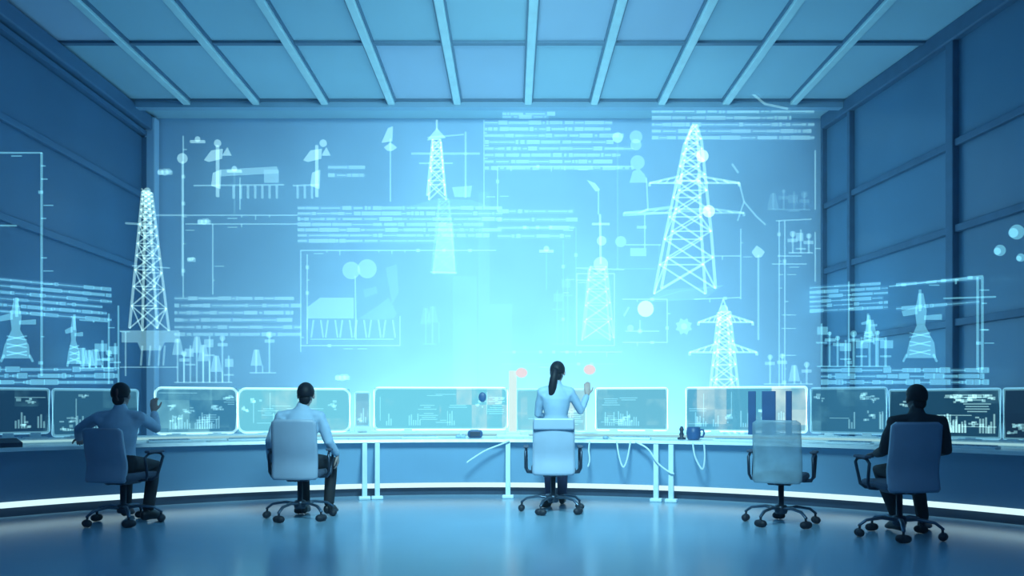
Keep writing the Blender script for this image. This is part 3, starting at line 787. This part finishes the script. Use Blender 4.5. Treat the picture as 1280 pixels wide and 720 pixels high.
# side wall towers
def side_tower(label, cx, y0, y1, pl, k):
    t = hthing('hologram_tower', label, 'projected tower', cx, y1, pl, 'projected towers along the side walls')
    h = y1 - y0; q = lambda u: y0 + h * u
    hpart(Draw(pl).fill((cx - 2 * k, q(.05)), (cx + 2 * k, q(.05)), (cx + 6 * k, q(.3)), (cx + 4 * k, q(.5)), (cx - 4 * k, q(.5)), (cx - 6 * k, q(.3))), 'tower_head', 'hs', t)
    hpart(Draw(pl).fill((cx - 4 * k, q(.5)), (cx + 4 * k, q(.5)), (cx + 15 * k, q(.74)), (cx + 17 * k, q(.95)), (cx - 17 * k, q(.95)), (cx - 13 * k, q(.74))), 'tower_skirt', 'hs', t)
    d = Draw(pl).line((cx, q(0)), (cx, q(.3)), t=2.4)
    for u in (.6, .72, .84): d.line((cx - 12 * k, q(u)), (cx + 12 * k, q(u + .06)), t=1.5).line((cx + 12 * k, q(u)), (cx - 12 * k, q(u + .06)), t=1.5)
    hpart(d.line((cx - 20 * k, q(1)), (cx - 16 * k, q(.9)), t=2).line((cx + 20 * k, q(1)), (cx + 16 * k, q(.9)), t=2), 'bracing', 'hs', t)
    hpart(Draw(pl).fill((cx - 22 * k, q(.30)), (cx - 5 * k, q(.24)), (cx - 5 * k, q(.34)), (cx - 20 * k, q(.37))).fill((cx + 5 * k, q(.36)), (cx + 24 * k, q(.34)), (cx + 24 * k, q(.42)), (cx + 5 * k, q(.42))), 'crossarm', 'hs', t)
side_tower('dome-shaped glowing tower at the frame edge over the black desk phone', 21, 372, 452, 'l', 1.0)
side_tower('slim glowing tower on the dim wall between two thin uprights', 93, 393, 458, 'l', .45)
side_tower('bell-shaped glowing tower above the man in dark clothes', 1150, 362, 452, 'r', 1.05)
side_tower('slim glowing tower inside the framed panel, next to the bell-shaped tower', 1085, 392, 430, 'r', .4)
# text
text_block('upper text block crossed by the pale mast shape', 372, 260, 628, 301, 7, seed=1, ragged=.4)
text_block('dense stack of text lines straight above the standing woman', 606, 153, 792, 210, 8, seed=2)
text_block('short bright text lines tucked under the ceiling above the tall pylon', 815, 139, 1018, 172, 5, seed=3, ragged=.15)
text_block('long pale text lines beside the foot of the narrow mast', 218, 373, 376, 418, 6, seed=4, ragged=.1)
text_block('four text lines under the dense stack near the image middle', 622, 264, 722, 295, 4, seed=5, ragged=.1)
text_block('small text lines under the ceiling near the dense stack', 628, 142, 694, 146, 2, seed=6)
text_block('slanting text lines high on the dim wall over the dome-shaped tower', -10, 348, 140, 388, 6, 'l', 'hs', 'hsf', .1, (14, 12), seed=7)
text_block('bright text lines low on the dim wall just above the end displays', -20, 462, 150, 478, 3, 'l', 'hs', 'hsf', .05, seed=8, t=2.6)
text_block('slanting text lines on the framed panel of the tinted glass wall', 1012, 360, 1108, 389, 6, 'r', 'hs', 'hsf', .1, (-6, -5), seed=9)
text_block('two slanting text lines crossing the bell-shaped tower', 1120, 356, 1224, 386, 2, 'r', 'hs', 'hsf', .02, (-8, -9), seed=10)
text_block('bright text lines low on the tinted glass wall over the man in dark clothes', 1026, 463, 1234, 478, 3, 'r', 'hs', 'hsf', .05, seed=11, t=2.6)
text_block('tiny caption row with dots beside the thin ball-capped stem', 410, 209, 456, 219, 2, seed=12)
# frames
def hframe(label, parts, pl='b', m='hm', grp='projected frames and guide lines', nm='hologram_outline'):
    xs_ = [p[0] for q in parts for p in q]; ys_ = [p[1] for q in parts for p in q]
    t = hthing(nm, label, 'projected frame', sum(xs_) / len(xs_), max(ys_), pl, grp)
    rr = random.Random(int(xs_[0] * 3 + ys_[0]))
    for q in parts:
        ln = hpart(Draw(pl).line(*q, t=2), 'frame_line', m, t)
        (xa, ya), (xb, yb) = q; n = int(math.hypot(xb - xa, yb - ya) / 16)
        d = Draw(pl, .01)
        for k in range(1, n):
            if rr.random() < .5: continue
            u = k / n; x, y = xa + (xb - xa) * u, ya + (yb - ya) * u; w = rr.uniform(2, 7); v = rr.random()
            hor = abs(xb - xa) > abs(yb - ya)
            if v < .4: d.line((x, y), (x, y + w) if hor else (x + w, y), t=1.6)
            elif v < .7: d.box2(x - 2, y - 2, x + 2, y + 2)
            else: d.line((x + (0 if hor else 3), y + (4 if hor else 0)), (x + (12 if hor else 14), y + (4 if hor else 0)), t=1.4)
        if d.v: hpart(d, 'node_marks', 'hs' if m == 'hs' else 'hm', ln)
    return t
hframe('wide rectangle frame around the two-wheeled machine drawing', [((376, 313), (620, 313)), ((376, 313), (376, 440)), ((376, 432), (500, 432)), ((500, 395), (500, 432)), ((384, 318), (384, 430))])
hframe('thin frame hanging from the dense stack of text', [((605, 150), (605, 262)), ((622, 208), (790, 208)), ((622, 208), (622, 264))])
hframe('double upright bars with a hook beyond the tall pylon', [((974, 276), (974, 545)), ((981, 276), (981, 545)), ((970, 276), (1014, 274)), ((972, 320), (1002, 320)), ((965, 330), (1008, 330))])
hframe('thin upright rod with a bright knot at the back corner beside the double bars', [((1019, 188), (1019, 262)), ((1019, 290), (1019, 352))])
hframe('long horizontal pipe lines beside the narrow mast', [((232, 269), (372, 269)), ((232, 280), (372, 280)), ((229, 170), (229, 372)), ((266, 280), (266, 368))])
hframe('small wire frame around the glowing disc beside the foot of the tall pylon', [((778, 374), (834, 374)), ((834, 374), (834, 428)), ((778, 428), (834, 428)), ((700, 440), (778, 440))])
hframe('faint frame lines level with the head of the standing woman', [((626, 455), (772, 455)), ((626, 440), (775, 440)), ((704, 300), (704, 432)), ((720, 284), (720, 440)), ((640, 284), (720, 284))], m='hf')
hframe('tall L-shaped guide line between the tall pylon and the double bars', [((926, 286), (926, 374)), ((880, 320), (926, 320)), ((868, 374), (926, 372))])
hframe('tall thin rectangle on the dim wall beside the slim tower', [((-4, 191), (52, 191)), ((52, 191), (52, 470)), ((0, 282), (20, 282))], 'l', 'hs')
hframe('thin uprights near the back corner on the dim wall', [((136, 392), (136, 480)), ((148, 382), (148, 480)), ((100, 400), (134, 402))], 'l', 'hs')
hframe('outline frame around the bell-shaped tower drawing', [((1222, 346), (1222, 462)), ((1228, 346), (1228, 462)), ((1112, 358), (1228, 345)), ((1244, 371), (1180, 373)), ((1061, 352), (1061, 470))], 'r', 'hs')
# poles with caps
def pole(label, x, y0, y1, cap, m='hm'):
    t = hthing('hologram_pole', label, 'projected pole', x, y1, 'b', 'projected poles')
    hpart(Draw().line((x, y0 + 4), (x, y1), t=2.6), 'pole_shaft', m, t)
    d = Draw()
    if cap == 'ball': d.orb(x, y0, 6.5)
    elif cap == 'double': d.fill((x - 11, y0 + 8), (x - 3, y0 - 10), (x + 3, y0 - 12), (x + 2, y0 + 6)).fill((x - 8, y0 + 14), (x, y0 + 8), (x + 8, y0 + 14), (x + 2, y0 + 18), (x - 4, y0 + 18))
    elif cap == 'tee': d.line((x - 9, y0 + 2), (x + 9, y0 + 2), t=4).orb(x, y0 - 1, 3.5)
    elif cap == 'fork': d.fill((x - 14, y0 - 8), (x - 4, y0 - 4), (x + 2, y0 + 4), (x - 3, y0 + 6))
    elif cap == 'diamond': d.fill((x - 8, y0), (x - 2, y0 - 8), (x + 4, y0 - 4), (x + 8, y0), (x + 4, y0 + 6), (x - 3, y0 + 7))
    hpart(d, 'pole_cap', 'hb' if m != 'hs' else m, t); return t
pole('ball-capped pole above the head of the narrow mast', 228, 198, 345, 'ball')
pole('thin stem with leaf-shaped double cap left of the small pointed pylon', 488, 170, 252, 'double')
pole('hook-topped pole above the pale hazy tower', 748, 233, 268, 'fork')
pole('long plain pole with knob beside the hook-topped pole', 772, 172, 336, 'ball', 'hf')
pole('diamond-capped pole between the tall pylon and the double bars', 948, 315, 425, 'diamond')
pole('short T-capped pole on the dense text, under the dash lines', 683, 312, 362, 'tee', 'hf')
pole('short hooked pole above the big text lines beside the narrow mast', 247, 175, 180, 'tee', 'hf')
pole('little T-capped pole standing on the pipe lines', 293, 212, 268, 'tee', 'hf')
# disconnector with insulators
def switchgear(label, x, y, mir, n, bx):
    t = hthing('hologram_switchgear', label, 'projected switchgear', x, y + 75, 'b', 'projected switchgear')
    hpart(Draw().line((x, y + 6), (x, y + 70), t=4.6).fill((x - 6, y + 40), (x + 4, y + 36), (x + 3, y + 60), (x - 8, y + 56)).fill((x - 17, y + 24), (x - 8, y + 12), (x + 6, y + 10), (x + 5, y + 22), (x - 12, y + 26)), 'support_column', 'hb', t)
    hpart(Draw().orb(x + mir, y + 3, 4.6).fill((x + 6, y + 18), (x + 12, y + 8), (x + 17, y + 18)), 'contact_ball', 'hb', t)
    d = Draw()
    for k in range(n): d.line((bx + k * 9, y + 56), (bx + k * 9, y + 72), t=3.2)
    hpart(d, 'insulator_row', 'hm', t)
    hpart(Draw().line((x - 30, y + 56), (bx + n * 9, y + 55), t=2.2), 'busbar', 'hm', t)
    return t
t = switchgear('glowing switch column with a long fence of insulators near the narrow mast', 272, 176, 0, 7, 292)
hpart(Draw().fill((275, 212), (346, 208), (348, 216), (275, 220)).box2(330, 212, 348, 228).line((300, 222), (300, 262), t=2), 'busbar_box', 'hm', t)
switchgear('slanted glowing switch column with a ball above the caption row', 396, 176, 8, 3, 372)
# insulator stack
t = hthing('hologram_insulator', 'stack of round glowing insulator discs left of the tall pylon', 'projected insulator', 797, 235)
for x, y, r in ((795, 171, 8), (795, 181, 7), (797, 203, 9)): hpart(Draw().orb(x, y, r), 'disc', 'hm', t)
hpart(Draw().fill((787, 228), (791, 214), (799, 211), (806, 218), (809, 228)), 'bell', 'hm', t); hpart(Draw().line((808, 222), (810, 262), (800, 266), t=2.4), 'lead', 'hm', t)
# bus bars left of tall pylon
t = hthing('hologram_busbar', 'pair of glowing pipes with round ends left of the tall pylon legs', 'projected busbar', 812, 330)
hpart(Draw().line((782, 269), (836, 266), t=3).line((806, 262), (840, 258), t=2.4).line((806, 268), (806, 310), t=2.4).line((796, 284), (808, 284), t=4), 'pipe', 'hm', t)
hpart(Draw().orb(776, 302, 7).line((782, 306), (826, 306), t=2), 'knob', 'hm', t); hpart(Draw().box2(788, 310, 808, 320), 'panel', 'hm', t)
hpart(Draw().line((770, 336), (820, 336), t=2).line((824, 306), (824, 322), t=1.6), 'bracket', 'hf', t)
# glowing discs, gear, clouds
t = hthing('hologram_disc', 'white glowing disc over tiny gears left of the tall pylon pad', 'projected disc', 807, 395); hpart(Draw('b', -.2).orb(807, 386, 10), 'disc', 'hw', t)
hpart(Draw().orb(788, 410, 4).orb(800, 414, 3).line((782, 414), (824, 414), t=2).line((800, 400), (800, 416), t=2).line((780, 395), (786, 384), t=3), 'gear', 'hm', t)
t = hthing('hologram_gear', 'pale toothed gear cluster between the glowing disc and the two-armed pylon', 'projected gear', 855, 420)
g = Draw(); c = [(855 + (11 if k % 2 else 8) * math.cos(k * PI / 8), 408 + (11 if k % 2 else 8) * math.sin(k * PI / 8)) for k in range(16)]
hpart(g.fill(*c), 'gear_wheel', 'hm', t); hpart(Draw('b', -.03).orb(855, 408, 4), 'hub', 'hm', t)
for x, y, w, lab in ((1271, 290, 9, 'larger pale blob floating on the tinted glass wall'), (1250, 313, 7, 'smaller pale blob below the larger one on the tinted glass wall'), (1276, 322, 5, 'pale blob cut by the frame edge on the tinted glass wall')):
    t = hthing('hologram_blob', lab, 'projected blob', x, y + 5, 'r', 'pale blobs on the glass wall')
    hpart(Draw('r').orb(x, y, w * .7).orb(x - w * .5, y + 1, w * .45), 'blob', 'hs', t)
for x, y, w, lab in ((206, 215, 9, 'flat pale blob beside the ball-capped pole'), (255, 277, 8, 'pale blob riding the pipe lines beside the narrow mast'), (239, 324, 5, 'small pale blob below the pipe lines'), (428, 472, 9, 'pale cloud blob over the dark-haired man')):
    t = hthing('hologram_blob', lab, 'projected blob', x, y + 5, 'b', 'pale blobs on the back wall')
    hpart(Draw().orb(x, y, w * .5).orb(x - w * .6, y, w * .42).orb(x + w * .5, y - 1, w * .4).box2(x - w, y - 2, x + w, y + 3), 'blob', 'hm', t)
# machine drawing in the frame
t = hthing('hologram_machine', 'machine drawing with two round wheels on a long flat tank', 'projected machine', 450, 424)
for x, y, r in ((439, 338, 11), (459, 336, 12)): hpart(Draw().orb(x, y, r), 'wheel', 'hm', t)
hpart(Draw().fill((384, 384), (400, 372), (442, 372), (442, 398), (384, 398)), 'tank', 'hm', t)
hpart(Draw().line((444, 345), (445, 424), t=2.2).line((384, 398), (384, 412), t=2), 'riser', 'hm', t)
hpart(Draw().fill((448, 398), (470, 384), (486, 372), (496, 392), (492, 398), (470, 400)).fill((454, 362), (470, 358), (472, 366), (456, 372)).fill((482, 335), (496, 330), (498, 366), (490, 380)), 'casing', 'hf', t)
g = Draw()
for k, x in enumerate(range(392, 492, 9)): g.line((x, 400), (x + (3 if k % 2 else -3), 422), t=2.6)
hpart(g.line((388, 424), (492, 424), t=1.6), 'legs', 'hm', t)
# light columns behind the desk centre
for x0, x1, y0, lab in ((566, 596, 345, 'wide pale light column under the pale mast'), (598, 612, 240, 'narrow pale light column beside the dense text frame'), (612, 640, 380, 'pale light column behind the glowing post')):
    o = Draw('b', .1).box2(x0, y0, x1, 545).obj('light_column', M['hc'], None, False, W3((x0 + x1) / 2, 545, 'b', .1)); tag(o, lab, 'projected light', 'pale light columns')
# rows of small apparatus
def apparatus(label, x0, x1, y0, y1, pl, m, n, seed):
    r = random.Random(seed); t = hthing('hologram_apparatus', label, 'projected apparatus', (x0 + x1) / 2, y1, pl, 'projected rows of apparatus')
    for k in range(n):
        x = x0 + (x1 - x0) * (k + .5) / n; h = y0 + (y1 - y0) * r.uniform(0, .45); d = Draw(pl)
        d.line((x, h), (x, y1), t=2.4); c = r.random()
        if c < .35: d.orb(x, h + 2, r.uniform(2.5, 4.5)).box2(x - 6, h + 8, x + 6, h + 12)
        elif c < .7: d.box2(x - r.uniform(4, 8), h + 4, x + r.uniform(3, 8), h + 14).line((x - 6, h + 24), (x + 6, h + 24), t=2.6)
        else: d.fill((x - 3, h), (x + 3, h), (x + 7, h + 20), (x - 7, h + 20)).line((x + 8, h + 20), (x + 8, y1), t=1.6)
        hpart(d, 'device', m, t)
    hpart(Draw(pl).line((x0, y1), (x1, y1), t=2.2), 'base_line', m, t)
apparatus('row of small glowing devices between the narrow mast and the seated men', 218, 290, 420, 478, 'b', 'hm', 9, 1)
apparatus('pair of glowing brackets above the dark-haired man in the pale shirt', 312, 345, 415, 466, 'b', 'hm', 2, 2)
apparatus('row of small glowing devices low on the tinted glass wall', 1022, 1112, 398, 458, 'r', 'hs', 9, 3)
apparatus('row of glowing devices at the corner behind the wall of displays beside the double bars', 955, 1016, 440, 480, 'b', 'hm', 4, 4)
apparatus('row of glowing uprights on the dim wall near the back corner', 100, 148, 425, 460, 'l', 'hs', 6, 5)
apparatus('small dials beyond the tall pylon near the glass wall corner', 960, 1012, 230, 262, 'b', 'hf', 4, 6)
apparatus('tiny devices inside the hook of the double bars', 986, 1016, 286, 316, 'b', 'hm', 3, 7)
apparatus('faint devices along the pale light column beside the widest display', 528, 545, 380, 430, 'b', 'hf', 2, 8)
apparatus('faint tall devices above the head of the standing woman', 690, 716, 345, 430, 'b', 'hf', 2, 9)
# a spark under the ceiling
o = Draw('b', -.5).line((928, 108), (944, 120), (956, 130), (985, 136), t=2.6).obj('hologram_spark', M['hm'], None, False, W3(955, 135, 'b', -.5)); tag(o, 'curved bright streak under the ceiling above the short bright text', 'projected streak')
# touch spots near the woman
for px, py, R, rr, lab in ((737, 462, 5.75, .068, 'pinkish white glowing spot above the fingertips of the raised hand'), (652, 466, 5.75, .068, 'pale pinkish glowing spot on the other side of the head from the raised hand')):
    ph = phi_px(px, R); y = (CYY + R * math.cos(ph)); p = Vector(((px - 640) * y / F, y, EYE + (HZ - py) * y / F))
    t = thing('hologram_touch_spot', lab, 'projected spot', p)
    MB().ball((0, 0, 0), (rr, .02, rr * .85), 20, 12).obj('spot', M['hp'], t)
    MB().ball((0, .03, 0), (rr * 1.25, .02, rr * 1.1), 20, 12).obj('halo', M['hf'], t)

# ------------------------------------------------------------------ light
def area(name, loc, rot, sx, sy, power, col):
    l = bpy.data.lights.new(name, 'AREA'); l.shape = 'RECTANGLE'; l.size = sx; l.size_y = sy; l.energy = power; l.color = col
    o = bpy.data.objects.new(name, l); COL.objects.link(o); o.location = loc; o.rotation_euler = rot; return o
def spot(name, loc, target, power, col, deg, rad=.6, blend=1.0):
    l = bpy.data.lights.new(name, 'SPOT'); l.energy = power; l.color = col; l.spot_size = math.radians(deg); l.spot_blend = blend; l.shadow_soft_size = rad
    o = bpy.data.objects.new(name, l); COL.objects.link(o); o.location = loc
    o.rotation_euler = (Vector(target) - Vector(loc)).to_track_quat('-Z', 'Y').to_euler(); return o
area('added_uplight', (.3, 11.3, .35), (PI * .93, 0, 0), 6.0, .35, 75, (.50, .92, .95))       # added lamp with no fixture, hidden behind the desk to brighten wall and ceiling
spot('back_wall_fill_spot', (.2, 3.6, 4.5), (.2, YB, 2.1), 2200, (.36, .76, .86), 86)  # unseen spot added to give the back wall its broad central glow
spot('desk_fill_spot', (.2, 4.2, 4.4), (.1, 9.6, .5), 1750, (.34, .73, .82), 80)             # unseen spot added to brighten the desk middle and the floor      
area('overhead_fill', (0, 4.0, 5.3), (.25, 0, 0), 3.5, 2.5, 75, (.20, .54, 1.0))  # out-of-view fill with no fixture, added to lighten the chair backs
w = bpy.data.worlds.new('World'); S.world = w; w.use_nodes = True
bg = w.node_tree.nodes['Background']; bg.inputs['Color'].default_value = (.05, .18, .42, 1); bg.inputs['Strength'].default_value = .28

# ------------------------------------------------------------------ haze
m, nt, out = _new('room_haze')
v = nt.nodes.new('ShaderNodeVolumeScatter'); v.inputs['Color'].default_value = (.6, .85, 1, 1); v.inputs['Density'].default_value = .012; v.inputs['Anisotropy'].default_value = .2
nt.links.new(v.outputs[0], out.inputs['Volume'])
o = MB().box(((XL + XR) / 2, (YB + YF) / 2, 2.7), (XR - XL + 1, YB - YF + 1, 7)).obj('haze', m); tag(o, kind='stuff', label='thin bluish haze filling the whole control room', cat='haze')

# ------------------------------------------------------------------ camera
cam = bpy.data.cameras.new('camera'); cam.sensor_width = 36; cam.lens = 36 * F / 1280; cam.shift_y = (HZ - 360) / 1280; cam.clip_start = .05
co = bpy.data.objects.new('camera', cam); COL.objects.link(co); co.location = (0, 0, EYE); co.rotation_euler = (PI / 2, 0, 0)
S.camera = co
S.view_settings.view_transform = 'Standard'; S.view_settings.look = 'None'; S.view_settings.gamma = 1; S.view_settings.exposure = 0.0
S.view_settings.use_curve_mapping = False
S.cycles.transparent_max_bounces = 48; S.cycles.max_bounces = 8; S.cycles.use_denoising = True
S.cycles.sample_clamp_indirect = 4
